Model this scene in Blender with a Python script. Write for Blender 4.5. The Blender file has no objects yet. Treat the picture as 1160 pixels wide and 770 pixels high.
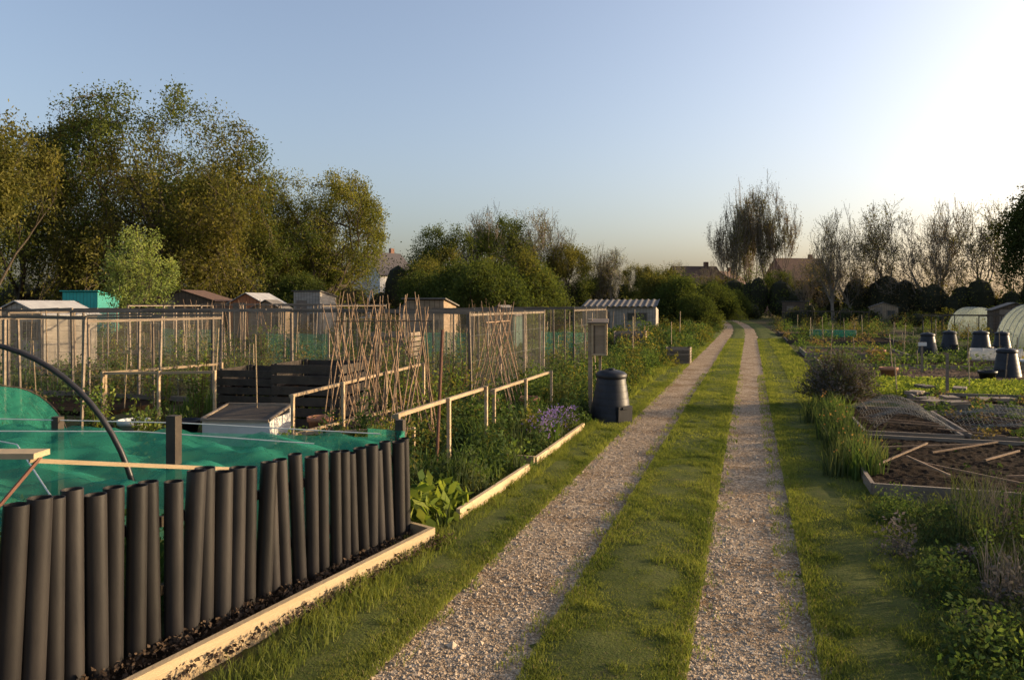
import bpy, math, random
import numpy as np
from mathutils import Vector
R=math.radians
rng=np.random.default_rng(7)
random.seed(7)
scene=bpy.context.scene
COL=scene.collection

# ------------------------------------------------------------------ mesh kit
class MB:
    def __init__(s): s.v=[]; s.f=[]; s.n=0
    def add(s,v,f,m=0):
        v=np.asarray(v,dtype=float).reshape(-1,3); f=np.asarray(f,dtype=np.int64)
        if len(v)==0: return
        s.v.append(v); s.f.append((f+s.n,m)); s.n+=len(v)
    def add2(s,v,fs,m=0):
        v=np.asarray(v,dtype=float).reshape(-1,3)
        for f in fs: s.f.append((np.asarray(f,dtype=np.int64)+s.n,m))
        s.v.append(v); s.n+=len(v)
    def mesh(s,name,mats,smooth=False):
        V=np.concatenate(s.v); me=bpy.data.meshes.new(name)
        me.vertices.add(len(V)); me.vertices.foreach_set('co',V.ravel().astype(np.float32))
        loops=np.concatenate([f.ravel() for f,_ in s.f])
        tot=np.concatenate([np.full(len(f),f.shape[1]) for f,_ in s.f])
        mi=np.concatenate([np.full(len(f),m) for f,m in s.f])
        start=np.concatenate([[0],np.cumsum(tot)[:-1]])
        me.loops.add(len(loops)); me.loops.foreach_set('vertex_index',loops.astype(np.int32))
        me.polygons.add(len(tot)); me.polygons.foreach_set('loop_start',start.astype(np.int32))
        me.polygons.foreach_set('material_index',mi.astype(np.int32))
        me.polygons.foreach_set('use_smooth',np.full(len(tot),smooth))
        for m in mats: me.materials.append(m)
        me.update(calc_edges=True); me.validate()
        return me
    def build(s,name,mats,smooth=False,parent=None,loc=(0,0,0),rz=0):
        me=s.mesh(name,mats,smooth)
        return put(name,me,parent,loc,rz)
def put(name,me,parent=None,loc=(0,0,0),rz=0,sc=(1,1,1)):
    o=bpy.data.objects.new(name,me); COL.objects.link(o)
    o.location=loc; o.rotation_euler=(0,0,rz); o.scale=sc
    if parent: o.parent=parent
    return o
def empty(name,loc=(0,0,0),rz=0):
    o=bpy.data.objects.new(name,None); COL.objects.link(o); o.location=loc; o.rotation_euler=(0,0,rz); o.empty_display_size=.2
    return o
QB=[[0,1,3,2],[4,6,7,5],[0,4,5,1],[2,3,7,6],[0,2,6,4],[1,5,7,3]]
def box(mb,c,s,rz=0,m=0):
    c=np.array(c,float); hx,hy,hz=[a/2 for a in s]
    P=np.array([[x,y,z] for x in(-hx,hx) for y in(-hy,hy) for z in(-hz,hz)])
    ca,sa=math.cos(rz),math.sin(rz)
    Q=P.copy(); Q[:,0]=P[:,0]*ca-P[:,1]*sa; Q[:,1]=P[:,0]*sa+P[:,1]*ca
    mb.add(Q+c,QB,m)
def beam(mb,p1,p2,w,h,m=0):
    p1=np.array(p1,float); p2=np.array(p2,float); d=p2-p1; L=np.linalg.norm(d); d/=L
    up=np.array([0,0,1.]) if abs(d[2])<.95 else np.array([1.,0,0])
    s=np.cross(d,up); s/=np.linalg.norm(s); u=np.cross(s,d)
    P=[]
    for a in(p1,p2):
        for i in(-1,1):
            for j in(-1,1): P.append(a+s*i*w/2+u*j*h/2)
    mb.add(P,QB,m)
def tube(mb,pts,rad,n=6,m=0,cap=True):
    pts=np.asarray(pts,float); k=len(pts); rad=np.broadcast_to(np.asarray(rad,float),(k,))
    d=np.gradient(pts,axis=0); d/=np.linalg.norm(d,axis=1)[:,None]+1e-9
    ref=np.array([0,0,1.]) if abs(d[0][2])<.9 else np.array([1.,0,0])
    s=np.cross(d,ref); s/=np.linalg.norm(s,axis=1)[:,None]+1e-9; u=np.cross(s,d)
    a=np.linspace(0,2*math.pi,n,endpoint=False)
    V=pts[:,None,:]+rad[:,None,None]*(np.cos(a)[None,:,None]*s[:,None,:]+np.sin(a)[None,:,None]*u[:,None,:])
    i=np.arange(k-1)[:,None]*n; j=np.arange(n)[None,:]; j2=(j+1)%n
    F=np.stack([i+j,i+j2,i+n+j2,i+n+j],-1).reshape(-1,4)
    mb.add(V.reshape(-1,3),F,m)
def lathe(mb,prof,n=24,c=(0,0,0),m=0,rmod=None):
    a=np.linspace(0,2*math.pi,n,endpoint=False); V=[]
    for r,z in prof:
        rr=r*(1 if rmod is None else rmod(a))
        V.append(np.stack([c[0]+rr*np.cos(a),c[1]+rr*np.sin(a),np.full(n,c[2]+z)],1))
    V=np.concatenate(V); k=len(prof)
    i=np.arange(k-1)[:,None]*n; j=np.arange(n)[None,:]; j2=(j+1)%n
    mb.add(V,np.stack([i+j,i+j2,i+n+j2,i+n+j],-1).reshape(-1,4),m)
def unit(n):
    v=rng.normal(size=(n,3)); return v/np.linalg.norm(v,axis=1)[:,None]
def leaves(mb,C,s,m=0,asp=.5,flat=0.):
    C=np.asarray(C,float); n=len(C)
    if n==0: return
    s=np.broadcast_to(np.asarray(s,float),(n,))*rng.uniform(.6,1.35,n)
    t=unit(n); t[:,2]*=(1-flat); t/=np.linalg.norm(t,axis=1)[:,None]
    b=np.cross(t,unit(n)); b/=np.linalg.norm(b,axis=1)[:,None]+1e-9
    S=s[:,None]
    V=np.stack([C-t*S,C+b*S*asp,C+t*S,C-b*S*asp],1).reshape(-1,3)
    mb.add(V,np.arange(4*n).reshape(-1,4),m)
def blades(mb,B,h,w,lean=.5,m=0):
    B=np.asarray(B,float); n=len(B)
    if n==0: return
    h=np.broadcast_to(np.asarray(h,float),(n,))*rng.uniform(.6,1.25,n)
    a=rng.uniform(0,2*math.pi,n); f=rng.uniform(0,2*math.pi,n)
    d=np.stack([np.cos(a),np.sin(a),0*a],1); sd=np.stack([np.cos(f),np.sin(f),0*f],1)
    l=(lean*h*rng.uniform(.1,1.2,n))[:,None]; H=h[:,None]; z=np.array([0,0,1.])
    w=(np.broadcast_to(np.asarray(w,float),(n,))*rng.uniform(.7,1.3,n))[:,None]
    p1=B+d*l*.35+z*H*.6; p2=B+d*l+z*H*.95
    V=np.stack([B-sd*w/2,B+sd*w/2,p1+sd*w*.4,p1-sd*w*.4,p2],1).reshape(-1,3)
    i=np.arange(n)[:,None]*5
    mb.add2(V,[i+np.array([[0,1,2,3]]),i+np.array([[3,2,4]])],m)
def fn(x,y,s=1.):
    x=np.asarray(x)*s; y=np.asarray(y)*s
    return (np.sin(x*1.3+1.7*np.sin(y*.9+.5))+np.sin(y*1.7+1.3*np.sin(x*1.1+2.))+.6*np.sin(x*3.1+y*2.3)+.5*np.sin(x*5.3-y*4.7+1))/3.1

# ------------------------------------------------------------------ materials
def newmat(name):
    m=bpy.data.materials.new(name); m.use_nodes=True; nt=m.node_tree; nt.nodes.clear()
    out=nt.nodes.new('ShaderNodeOutputMaterial'); return m,nt,out
def mixc(nt,fac,a,b,mode='MIX'):
    n=nt.nodes.new('ShaderNodeMix'); n.data_type='RGBA'; n.blend_type=mode; n.clamp_result=False
    for inp,val in((n.inputs[0],fac),(n.inputs[6],a),(n.inputs[7],b)):
        if isinstance(val,bpy.types.NodeSocket): nt.links.new(val,inp)
        elif isinstance(val,(int,float)): inp.default_value=val
        else: inp.default_value=(*val,1)
    return n.outputs[2]
def noise(nt,scale,detail=4,rough=.6,vec=None):
    n=nt.nodes.new('ShaderNodeTexNoise'); n.inputs['Scale'].default_value=scale; n.inputs['Detail'].default_value=detail; n.inputs['Roughness'].default_value=rough
    if vec is not None: nt.links.new(vec,n.inputs['Vector'])
    return n.outputs['Fac']
def rampf(nt,f,a,b):
    n=nt.nodes.new('ShaderNodeMapRange'); n.inputs[1].default_value=a; n.inputs[2].default_value=b; nt.links.new(f,n.inputs[0]); return n.outputs[0]
def coord(nt,scale=(1,1,1),kind='Object'):
    t=nt.nodes.new('ShaderNodeTexCoord'); mp=nt.nodes.new('ShaderNodeMapping'); mp.inputs['Scale'].default_value=scale
    nt.links.new(t.outputs[kind],mp.inputs[0]); return mp.outputs[0]
def pmat(name,c1,c2,scale=5,rough=.8,bump=.2,bs=40,stretch=(1,1,1),island=False,spec=.3,bands=0):
    m,nt,out=newmat(name); b=nt.nodes.new('ShaderNodeBsdfPrincipled'); nt.links.new(b.outputs[0],out.inputs[0])
    v=coord(nt,stretch); f=rampf(nt,noise(nt,scale,6,.65,v),.32,.68)
    col=mixc(nt,f,c1,c2)
    if island:
        g=nt.nodes.new('ShaderNodeNewGeometry')
        r=rampf(nt,g.outputs['Random Per Island'],0,1); mm=nt.nodes.new('ShaderNodeMapRange'); mm.inputs[3].default_value=.6; mm.inputs[4].default_value=1.3; nt.links.new(r,mm.inputs[0])
        cb=nt.nodes.new('ShaderNodeCombineColor')
        for i in range(3): nt.links.new(mm.outputs[0],cb.inputs[i])
        col=mixc(nt,1.,col,cb.outputs[0],'MULTIPLY')
    if bands:
        w=nt.nodes.new('ShaderNodeTexWave'); w.inputs['Scale'].default_value=bands; w.inputs['Distortion'].default_value=.3
        w.bands_direction='X'; w.wave_profile='SAW'; nt.links.new(coord(nt),w.inputs['Vector'])
        col=mixc(nt,rampf(nt,w.outputs['Fac'],0,.15),(.02,.018,.015),col)
    nt.links.new(col,b.inputs['Base Color']); b.inputs['Roughness'].default_value=rough; b.inputs['Specular IOR Level'].default_value=spec
    if bump:
        bn=nt.nodes.new('ShaderNodeBump'); bn.inputs['Strength'].default_value=bump; bn.inputs['Distance'].default_value=.02
        nt.links.new(noise(nt,bs,5,.7,v),bn.inputs['Height']); nt.links.new(bn.outputs[0],b.inputs['Normal'])
    return m
def leafmat(name,c1,c2,trans=.4,scale=1.5,tint=(1.3,1.25,.6)):
    m,nt,out=newmat(name); g=nt.nodes.new('ShaderNodeNewGeometry')
    col=mixc(nt,g.outputs['Random Per Island'],c1,c2)
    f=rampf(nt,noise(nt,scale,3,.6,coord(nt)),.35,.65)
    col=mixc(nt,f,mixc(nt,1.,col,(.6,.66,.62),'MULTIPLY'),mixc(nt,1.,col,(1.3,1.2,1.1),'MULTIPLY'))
    d=nt.nodes.new('ShaderNodeBsdfDiffuse'); t=nt.nodes.new('ShaderNodeBsdfTranslucent'); mx=nt.nodes.new('ShaderNodeMixShader')
    nt.links.new(col,d.inputs[0]); nt.links.new(mixc(nt,1.,col,tint,'MULTIPLY'),t.inputs[0])
    mx.inputs[0].default_value=trans; nt.links.new(d.outputs[0],mx.inputs[1]); nt.links.new(t.outputs[0],mx.inputs[2]); nt.links.new(mx.outputs[0],out.inputs[0])
    return m
def netmat(name,c,dens,scale=3,trans=.4):
    m,nt,out=newmat(name); d=nt.nodes.new('ShaderNodeBsdfDiffuse'); d.inputs[0].default_value=(*c,1)
    t=nt.nodes.new('ShaderNodeBsdfTranslucent'); t.inputs[0].default_value=(*c,1); mx=nt.nodes.new('ShaderNodeMixShader'); mx.inputs[0].default_value=trans
    nt.links.new(d.outputs[0],mx.inputs[1]); nt.links.new(t.outputs[0],mx.inputs[2])
    tr=nt.nodes.new('ShaderNodeBsdfTransparent'); m2=nt.nodes.new('ShaderNodeMixShader')
    f=noise(nt,scale,4,.6,coord(nt)); mr=nt.nodes.new('ShaderNodeMapRange'); nt.links.new(f,mr.inputs[0]); mr.inputs[1].default_value=.3; mr.inputs[2].default_value=.7
    mr.inputs[3].default_value=dens*.7; mr.inputs[4].default_value=min(1,dens*1.3); nt.links.new(mr.outputs[0],m2.inputs[0])
    nt.links.new(tr.outputs[0],m2.inputs[1]); nt.links.new(mx.outputs[0],m2.inputs[2]); nt.links.new(m2.outputs[0],out.inputs[0]); return m

M={}
M['wood']=pmat('weathered_wood',(.25,.175,.10),(.40,.30,.19),3,.8,.3,30,(1,1,6),island=True)
M['newwood']=pmat('pale_timber',(.30,.22,.125),(.43,.325,.195),2,.75,.3,25,(1,.4,5),island=True)
M['greywood']=pmat('grey_wood',(.13,.10,.075),(.24,.19,.14),3,.85,.3,30,(1,1,5),island=True)
M['pole']=pmat('hazel_pole',(.17,.11,.065),(.31,.205,.13),5,.85,.3,30,(1,1,3),island=True)
M['darkwood']=pmat('dark_wood',(.035,.028,.022),(.07,.055,.04),4,.85,.3,30)
M['boards']=pmat('shed_boards',(.20,.14,.085),(.32,.235,.155),2,.85,.2,30,(1,1,4),bands=1.6)
M['boardsgrey']=pmat('shed_boards_grey',(.24,.21,.17),(.40,.35,.29),2,.85,.2,30,(1,1,4),bands=1.6)
M['boardsdark']=pmat('shed_boards_dark',(.07,.05,.035),(.13,.09,.06),2,.85,.2,30,(1,1,4),bands=1.6)
M['boardsgreen']=pmat('shed_boards_green',(.03,.06,.05),(.05,.09,.07),2,.8,.2,30,(1,1,4),bands=1.6)
M['teal']=pmat('teal_paint',(.03,.33,.28),(.05,.42,.36),2,.6,.1,30,bands=1.6)
M['orange']=pmat('red_orange_wall',(.35,.12,.05),(.45,.18,.08),2,.7,.1,30,bands=1.6)
M['white']=pmat('white_paint',(.50,.48,.44),(.66,.64,.60),2,.6,.1,30)
M['felt']=pmat('roof_felt',(.09,.08,.07),(.16,.145,.13),3,.9,.2,60)
M['tile']=pmat('roof_tile',(.085,.05,.035),(.13,.075,.05),6,.85,.3,20)
M['slate']=pmat('roof_dark',(.05,.045,.05),(.09,.08,.08),6,.85,.3,20)
M['brick']=pmat('brick_wall',(.16,.08,.055),(.24,.13,.09),8,.85,.2,20)
M['glass']=pmat('window_glass',(.03,.035,.04),(.05,.055,.06),2,.1,0,spec=.8)
M['blackpl']=pmat('black_plastic_pipe',(.013,.012,.013),(.032,.028,.026),5,.42,.1,20,(1,1,.3),island=True,spec=.4)
M['binpl']=pmat('black_plastic_bin',(.008,.009,.012),(.018,.019,.022),5,.5,.08,20,spec=.3)
M['clay']=pmat('terracotta',(.26,.12,.07),(.36,.17,.10),6,.8,.1,20)
M['metal']=pmat('corrugated_metal',(.28,.27,.26),(.40,.39,.37),3,.5,.1,20)
M['soil']=pmat('dark_soil',(.011,.0075,.005),(.030,.019,.012),6,1.,.7,25,spec=.05)
M['soil2']=pmat('dry_soil',(.060,.040,.027),(.12,.083,.056),3,1.,.8,20,spec=.05)
M['bark']=pmat('tree_bark',(.045,.036,.026),(.095,.072,.05),3,.9,.3,12)
M['palebark']=pmat('pale_bark',(.14,.115,.085),(.24,.19,.145),3,.9,.3,12)
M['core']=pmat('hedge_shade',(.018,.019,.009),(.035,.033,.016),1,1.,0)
M['brown']=pmat('rusty_steel',(.11,.045,.03),(.17,.08,.05),10,.8,.1,40)
M['stone']=pmat('limestone_pebbles',(.30,.225,.15),(.47,.37,.26),30,.85,.2,80,island=True)
M['cord']=pmat('white_cord',(.5,.5,.47),(.6,.6,.56),5,.8,0)
M['twine']=pmat('grey_net_twine',(.13,.13,.12),(.20,.20,.18),5,.8,0)
M['poly']=netmat('polythene',(.42,.48,.42),.5,trans=.5)
M['fleece']=netmat('white_fleece',(.5,.5,.47),.75,trans=.4)
M['gnet']=netmat('green_debris_net',(.05,.31,.21),.6,5,trans=.5)
M['gnet2']=netmat('green_net_thin',(.03,.19,.13),.5)
M['haze']=netmat('fine_black_net',(.22,.20,.16),.15)
M['grass']=leafmat('grass_blades',(.105,.145,.034),(.225,.245,.075),.42,.8)
M['grassdry']=leafmat('grass_straw',(.25,.21,.11),(.36,.30,.16),.3)
M['tall']=leafmat('tall_grass',(.05,.072,.035),(.105,.125,.06),.33)
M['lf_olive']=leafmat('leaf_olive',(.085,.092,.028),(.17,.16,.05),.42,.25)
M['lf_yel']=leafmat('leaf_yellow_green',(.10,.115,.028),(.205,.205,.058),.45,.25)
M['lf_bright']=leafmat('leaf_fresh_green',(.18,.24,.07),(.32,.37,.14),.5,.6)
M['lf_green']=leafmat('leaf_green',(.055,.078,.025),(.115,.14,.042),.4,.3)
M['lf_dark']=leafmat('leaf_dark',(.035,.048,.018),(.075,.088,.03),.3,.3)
M['lf_brown']=leafmat('leaf_bronze',(.11,.085,.045),(.20,.155,.085),.4,.3)
M['veg1']=leafmat('veg_green',(.06,.11,.032),(.14,.19,.06),.38,1.5)
M['veg2']=leafmat('veg_dark',(.035,.065,.028),(.08,.115,.045),.33,1.5)
M['veg3']=leafmat('veg_lime',(.14,.20,.04),(.25,.29,.075),.42,1.5)
M['silver']=leafmat('lavender_leaf',(.10,.09,.085),(.19,.165,.15),.2,2,(1,1,1))
M['purple']=leafmat('bluebell_flower',(.16,.12,.32),(.28,.2,.45),.3,2,(1,1,1))
M['flower']=leafmat('faded_daffodil',(.35,.16,.06),(.45,.26,.08),.3,2,(1,1,1))

def groundmat():
    m,nt,out=newmat('allotment_ground'); b=nt.nodes.new('ShaderNodeBsdfPrincipled'); nt.links.new(b.outputs[0],out.inputs[0])
    v=coord(nt); n1=rampf(nt,noise(nt,.25,5,.6,v),.42,.58); n2=rampf(nt,noise(nt,3,6,.7,v),.3,.7); n3=noise(nt,30,4,.7,v)
    g=mixc(nt,n2,(.055,.07,.022),(.125,.135,.045)); s=mixc(nt,n2,(.045,.032,.021),(.10,.073,.048))
    c=mixc(nt,n1,g,s); nt.links.new(c,b.inputs['Base Color']); b.inputs['Roughness'].default_value=1.; b.inputs['Specular IOR Level'].default_value=.05
    bn=nt.nodes.new('ShaderNodeBump'); bn.inputs['Strength'].default_value=.8; bn.inputs['Distance'].default_value=.05; nt.links.new(n3,bn.inputs['Height']); nt.links.new(bn.outputs[0],b.inputs['Normal'])
    return m
def vergemat():
    m,nt,out=newmat('verge_turf'); b=nt.nodes.new('ShaderNodeBsdfPrincipled'); nt.links.new(b.outputs[0],out.inputs[0])
    v=coord(nt); n2=rampf(nt,noise(nt,2.2,6,.7,v),.35,.65); n3=noise(nt,45,4,.7,v)
    g=mixc(nt,n2,(.06,.082,.022),(.135,.15,.045)); g=mixc(nt,rampf(nt,n3,.5,.85),g,(.10,.085,.045))
    g=mixc(nt,rampf(nt,noise(nt,5,5,.6,v),.62,.74),g,(.14,.115,.065))
    nt.links.new(g,b.inputs['Base Color']); b.inputs['Roughness'].default_value=1.; b.inputs['Specular IOR Level'].default_value=.05
    bn=nt.nodes.new('ShaderNodeBump'); bn.inputs['Strength'].default_value=1; bn.inputs['Distance'].default_value=.05; nt.links.new(n3,bn.inputs['Height']); nt.links.new(bn.outputs[0],b.inputs['Normal'])
    return m
def gravelmat():
    m,nt,out=newmat('gravel'); b=nt.nodes.new('ShaderNodeBsdfPrincipled'); nt.links.new(b.outputs[0],out.inputs[0])
    v=coord(nt)
    vo=nt.nodes.new('ShaderNodeTexVoronoi'); vo.inputs['Scale'].default_value=70; nt.links.new(v,vo.inputs['Vector'])
    vo2=nt.nodes.new('ShaderNodeTexVoronoi'); vo2.inputs['Scale'].default_value=28; nt.links.new(v,vo2.inputs['Vector'])
    sep=nt.nodes.new('ShaderNodeSeparateColor'); nt.links.new(vo.outputs['Color'],sep.inputs[0])
    c=mixc(nt,sep.outputs[0],(.19,.135,.085),(.40,.305,.205))
    sep2=nt.nodes.new('ShaderNodeSeparateColor'); nt.links.new(vo2.outputs['Color'],sep2.inputs[0])
    c=mixc(nt,rampf(nt,sep2.outputs[1],.78,.82),c,(.44,.35,.25))
    c=mixc(nt,rampf(nt,noise(nt,1.3,6,.7,v),.44,.66),c,mixc(nt,1.,c,(.62,.53,.43),'MULTIPLY'))
    nt.links.new(c,b.inputs['Base Color']); b.inputs['Roughness'].default_value=1.; b.inputs['Specular IOR Level'].default_value=.06
    bn=nt.nodes.new('ShaderNodeBump'); bn.inputs['Strength'].default_value=.8; bn.inputs['Distance'].default_value=.009; bn.invert=True; nt.links.new(vo.outputs['Distance'],bn.inputs['Height'])
    bn2=nt.nodes.new('ShaderNodeBump'); bn2.inputs['Strength'].default_value=.7; bn2.inputs['Distance'].default_value=.05; nt.links.new(noise(nt,8,5,.6,v),bn2.inputs['Height']); nt.links.new(bn.outputs[0],bn2.inputs['Normal'])
    nt.links.new(bn2.outputs[0],b.inputs['Normal']); return m
M['ground']=groundmat(); M['verge']=vergemat(); M['gravel']=gravelmat()

mb=MB(); mb.add([[-900,-300,0],[900,-300,0],[900,1200,0],[-900,1200,0]],[[0,1,2,3]]); mb.build('ground',[M['ground']])
def bend(y): return -np.clip(np.asarray(y,float)-50,0,None)**2*.0009
ys=np.concatenate([np.arange(-4,14,.07),np.arange(14,40,.3),np.arange(40,101,1.)])
def strip(x0,x1,z,name,mat,dome=0,rag=.06,k=9,y0=-4,y1=113):
    yy=ys[(ys>=y0)&(ys<=y1)]; t=np.linspace(0,1,k)
    e0=x0+rag*fn(yy,yy*0+x0*3,2.2)+rag*.6*fn(yy,yy*0+9,9)+rag*.5*rng.normal(size=len(yy)); e1=x1+rag*fn(yy,yy*0+x1*5+4,2.)+rag*.6*fn(yy,yy*0+1,8)+rag*.5*rng.normal(size=len(yy))
    X=e0[:,None]*(1-t)+e1[:,None]*t+bend(yy)[:,None]; Y=np.repeat(yy[:,None],k,1)
    prof=np.clip(1-(2*t-1)**4,0,1); Z=z+dome*prof[None,:]*(1+.35*fn(X,Y,3))-(0 if dome==0 else .006)*(1-prof[None,:])
    n=len(yy); i=np.arange(n-1)[:,None]*k; j=np.arange(k-1)[None,:]
    b=MB(); b.add(np.stack([X,Y,Z],-1).reshape(-1,3),np.stack([i+j,i+j+1,i+k+j+1,i+k+j],-1).reshape(-1,4)); b.build(name,[mat],True)
strip(-2.2,.6,.004,'gravel_track',M['gravel'],0,.0,2)
strip(-1.17,-.33,.004,'grass_strip',M['verge'],.035)
strip(-2.75,-1.93,.004,'grass_verge',M['verge'],.04)
strip(.38,1.6,.004,'grass_verge',M['verge'],.045)

def pebbles():
    b=MB(); n=34000; y=2.6+14*rng.random(n)**1.6; lane=rng.random(n)<.5
    x=np.where(lane,-1.55+.5*rng.uniform(-1,1,n)+.04*rng.normal(size=n),.02+.47*rng.uniform(-1,1,n)+.04*rng.normal(size=n)); s=rng.gamma(2.,.0028,n)+.003
    o=np.array([[1,0,0],[-1,0,0],[0,1,0],[0,-1,0],[0,0,1],[0,0,-1]],float)
    a=rng.uniform(0,6.28,n); P=o[None]*s[:,None,None]*rng.uniform(.6,1.3,(n,6,1)); P[:,:,2]*=.6
    X=P[:,:,0]*np.cos(a)[:,None]-P[:,:,1]*np.sin(a)[:,None]; Y=P[:,:,0]*np.sin(a)[:,None]+P[:,:,1]*np.cos(a)[:,None]
    V=np.stack([X+x[:,None],Y+y[:,None],P[:,:,2]+.006],-1).reshape(-1,3)
    f=np.array([[0,2,4],[2,1,4],[1,3,4],[3,0,4],[2,0,5],[1,2,5],[3,1,5],[0,3,5]])
    b.add(V,(np.arange(n)[:,None,None]*6+f[None]).reshape(-1,3)); b.build('track_pebbles',[M['stone']])
pebbles()
def grass():
    b=MB()
    def area(x0,x1,y0,y1,dens,h,w,m=0,lean=.7,patch=.2,ragged=.05,thr=None):
        n=int((x1-x0)*(y1-y0)*dens); y=rng.uniform(y0,y1,n); x=rng.uniform(x0-ragged,x1+ragged,n)
        th=-1+patch*.6 if thr is None else thr
        k=(fn(x,y,1.9 if thr is None else 6)+.5*fn(x,y,7)+rng.normal(size=n)*(.4 if thr is None else .25))>th; x=x[k];y=y[k]
        hh=h*(1+.25*fn(x,y,1.1)+.35*fn(x+3,y,6)); blades(b,np.stack([x,y,np.full(len(x),.018)],1),np.maximum(hh,.014),w,lean,m)
    for (x0,x1) in((-1.13,-.37),(-2.5,-1.96),(.41,1.25)):
        area(x0,x1,2.2,5.5,19000,.032,.0042); area(x0,x1,5.5,10,10000,.036,.0058); area(x0,x1,10,20,3000,.045,.010); area(x0,x1,20,45,600,.05,.02)
        area(x0,x1,2.2,9,900,.036,.004,1,patch=1.2)
    area(-2.6,-2.35,3,12,3500,.10,.006)
    for x0 in(-2.0,-1.13,-.37,.36):
        area(x0-.14,x0+.14,2.4,9,3500,.032,.005,0,.9,thr=.25); area(x0-.14,x0+.14,9,22,1500,.045,.009,0,.9,thr=.25)
    area(.9,1.3,2.6,14,1800,.07,.006); area(-3.0,-2.4,14,45,500,.14,.015); area(1.0,1.7,14,45,500,.10,.015)
    for i in range(330):
        x0,x1=((-1.1,-.4),(-2.5,-1.98),(.43,1.3),(-2.6,-2.4),(.8,1.4))[rng.integers(0,5)]
        y=2.5+14*rng.random()**1.2; x=rng.uniform(x0,x1); n=90; a=rng.uniform(0,6.28,n); r=.06*np.sqrt(rng.random(n))
        blades(b,np.stack([x+r*np.cos(a),y+r*np.sin(a),np.full(n,.015)],1),rng.uniform(.04,.075),.005,.9,0)
    b.build('mown_grass',[M['grass'],M['grassdry']])
grass()

# ------------------------------------------------------------------ near left: pipe fence
def pipe_fence():
    b=MB(); p0=np.array([-3.52,1.9]); p1=np.array([-2.77,5.82]); L=np.linalg.norm(p1-p0); n=int(L/.112)
    t=(np.arange(n)+.5)/n
    for i in range(n):
        q=p0+(p1-p0)*t[i]; y=q[1]; H=1.05-.085*(y-2.6)*.85+rng.normal()*.015
        if y>4.35: H+=.035
        r=(.055 if y<4.3 else .048)+rng.normal()*.003; off=rng.normal()*.014
        lean=np.array([rng.normal()*.015,rng.normal()*.012+(.012 if y<4.3 else -.05)])
        if rng.random()<.12: lean[1]+=.03
        base=np.array([q[0]+off,q[1],-.02]); top=np.array([q[0]+off+lean[0],q[1]+lean[1],H])
        r2=r-.005; low=top*.75+base*.25
        tube(b,[base,base*.5+top*.5,top],[r,r,r],18); 
        tube(b,[top,low],[r2,r2],18)
        a=np.linspace(0,2*math.pi,18,endpoint=False); c=np.stack([np.cos(a),np.sin(a),0*a],1)
        V=np.concatenate([top+c*r,top+c*r2]); j=np.arange(18); b.add(V,np.stack([j,(j+1)%18,18+(j+1)%18,18+j],1))
    o=b.build('pipe_fence',[M['blackpl']],True)
    b=MB()
    for z,x in((.35,-.09),(.75,-.09)): beam(b,[p0[0]+x,p0[1],z],[p1[0]+x,p1[1],z-.05],.03,.06)
    b.build('fence_rail',[M['darkwood']],parent=o)
pipe_fence()
def soil_strip():
    b=MB(); k=9; yy=np.linspace(1.5,5.8,90); t=np.linspace(0,1,k)
    xa=-3.62+(yy-1.9)*.19; xb=-2.90+(yy-3.25)*.15
    X=xa[:,None]*(1-t)+xb[:,None]*t; Y=np.repeat(yy[:,None],k,1); Z=.05+.03*fn(X,Y,9)+.02*rng.normal(size=X.shape)
    i=np.arange(len(yy)-1)[:,None]*k; j=np.arange(k-1)[None,:]
    b.add(np.stack([X,Y,Z],-1).reshape(-1,3),np.stack([i+j,i+j+1,i+k+j+1,i+k+j],-1).reshape(-1,4)); b.build('bed_soil',[M['soil']])
    b=MB(); C=np.stack([rng.uniform(-3.3,-2.6,3500),rng.uniform(2.5,5.75,3500),rng.uniform(.05,.11,3500)],1); C[:,0]=-3.48+(C[:,1]-1.9)*.19+rng.uniform(0,.44,3500)
    leaves(b,C,.014,0,.7); b.build('bark_mulch',[M['soil2'],M['soil']])
soil_strip()
b=MB()
beam(b,[-3.08,1.9,.07],[-2.50,5.66,.085],.045,.16); beam(b,[-2.50,5.68,.08],[-2.80,5.80,.08],.04,.14)
beam(b,[-2.53,6.3,.07],[-2.47,8.35,.07],.04,.15); beam(b,[-2.5,8.75,.07],[-2.5,11.5,.07],.04,.14); beam(b,[-2.5,8.7,.09],[-2.9,8.72,.09],.04,.14)
b.build('timber_edging',[M['newwood']])

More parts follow.
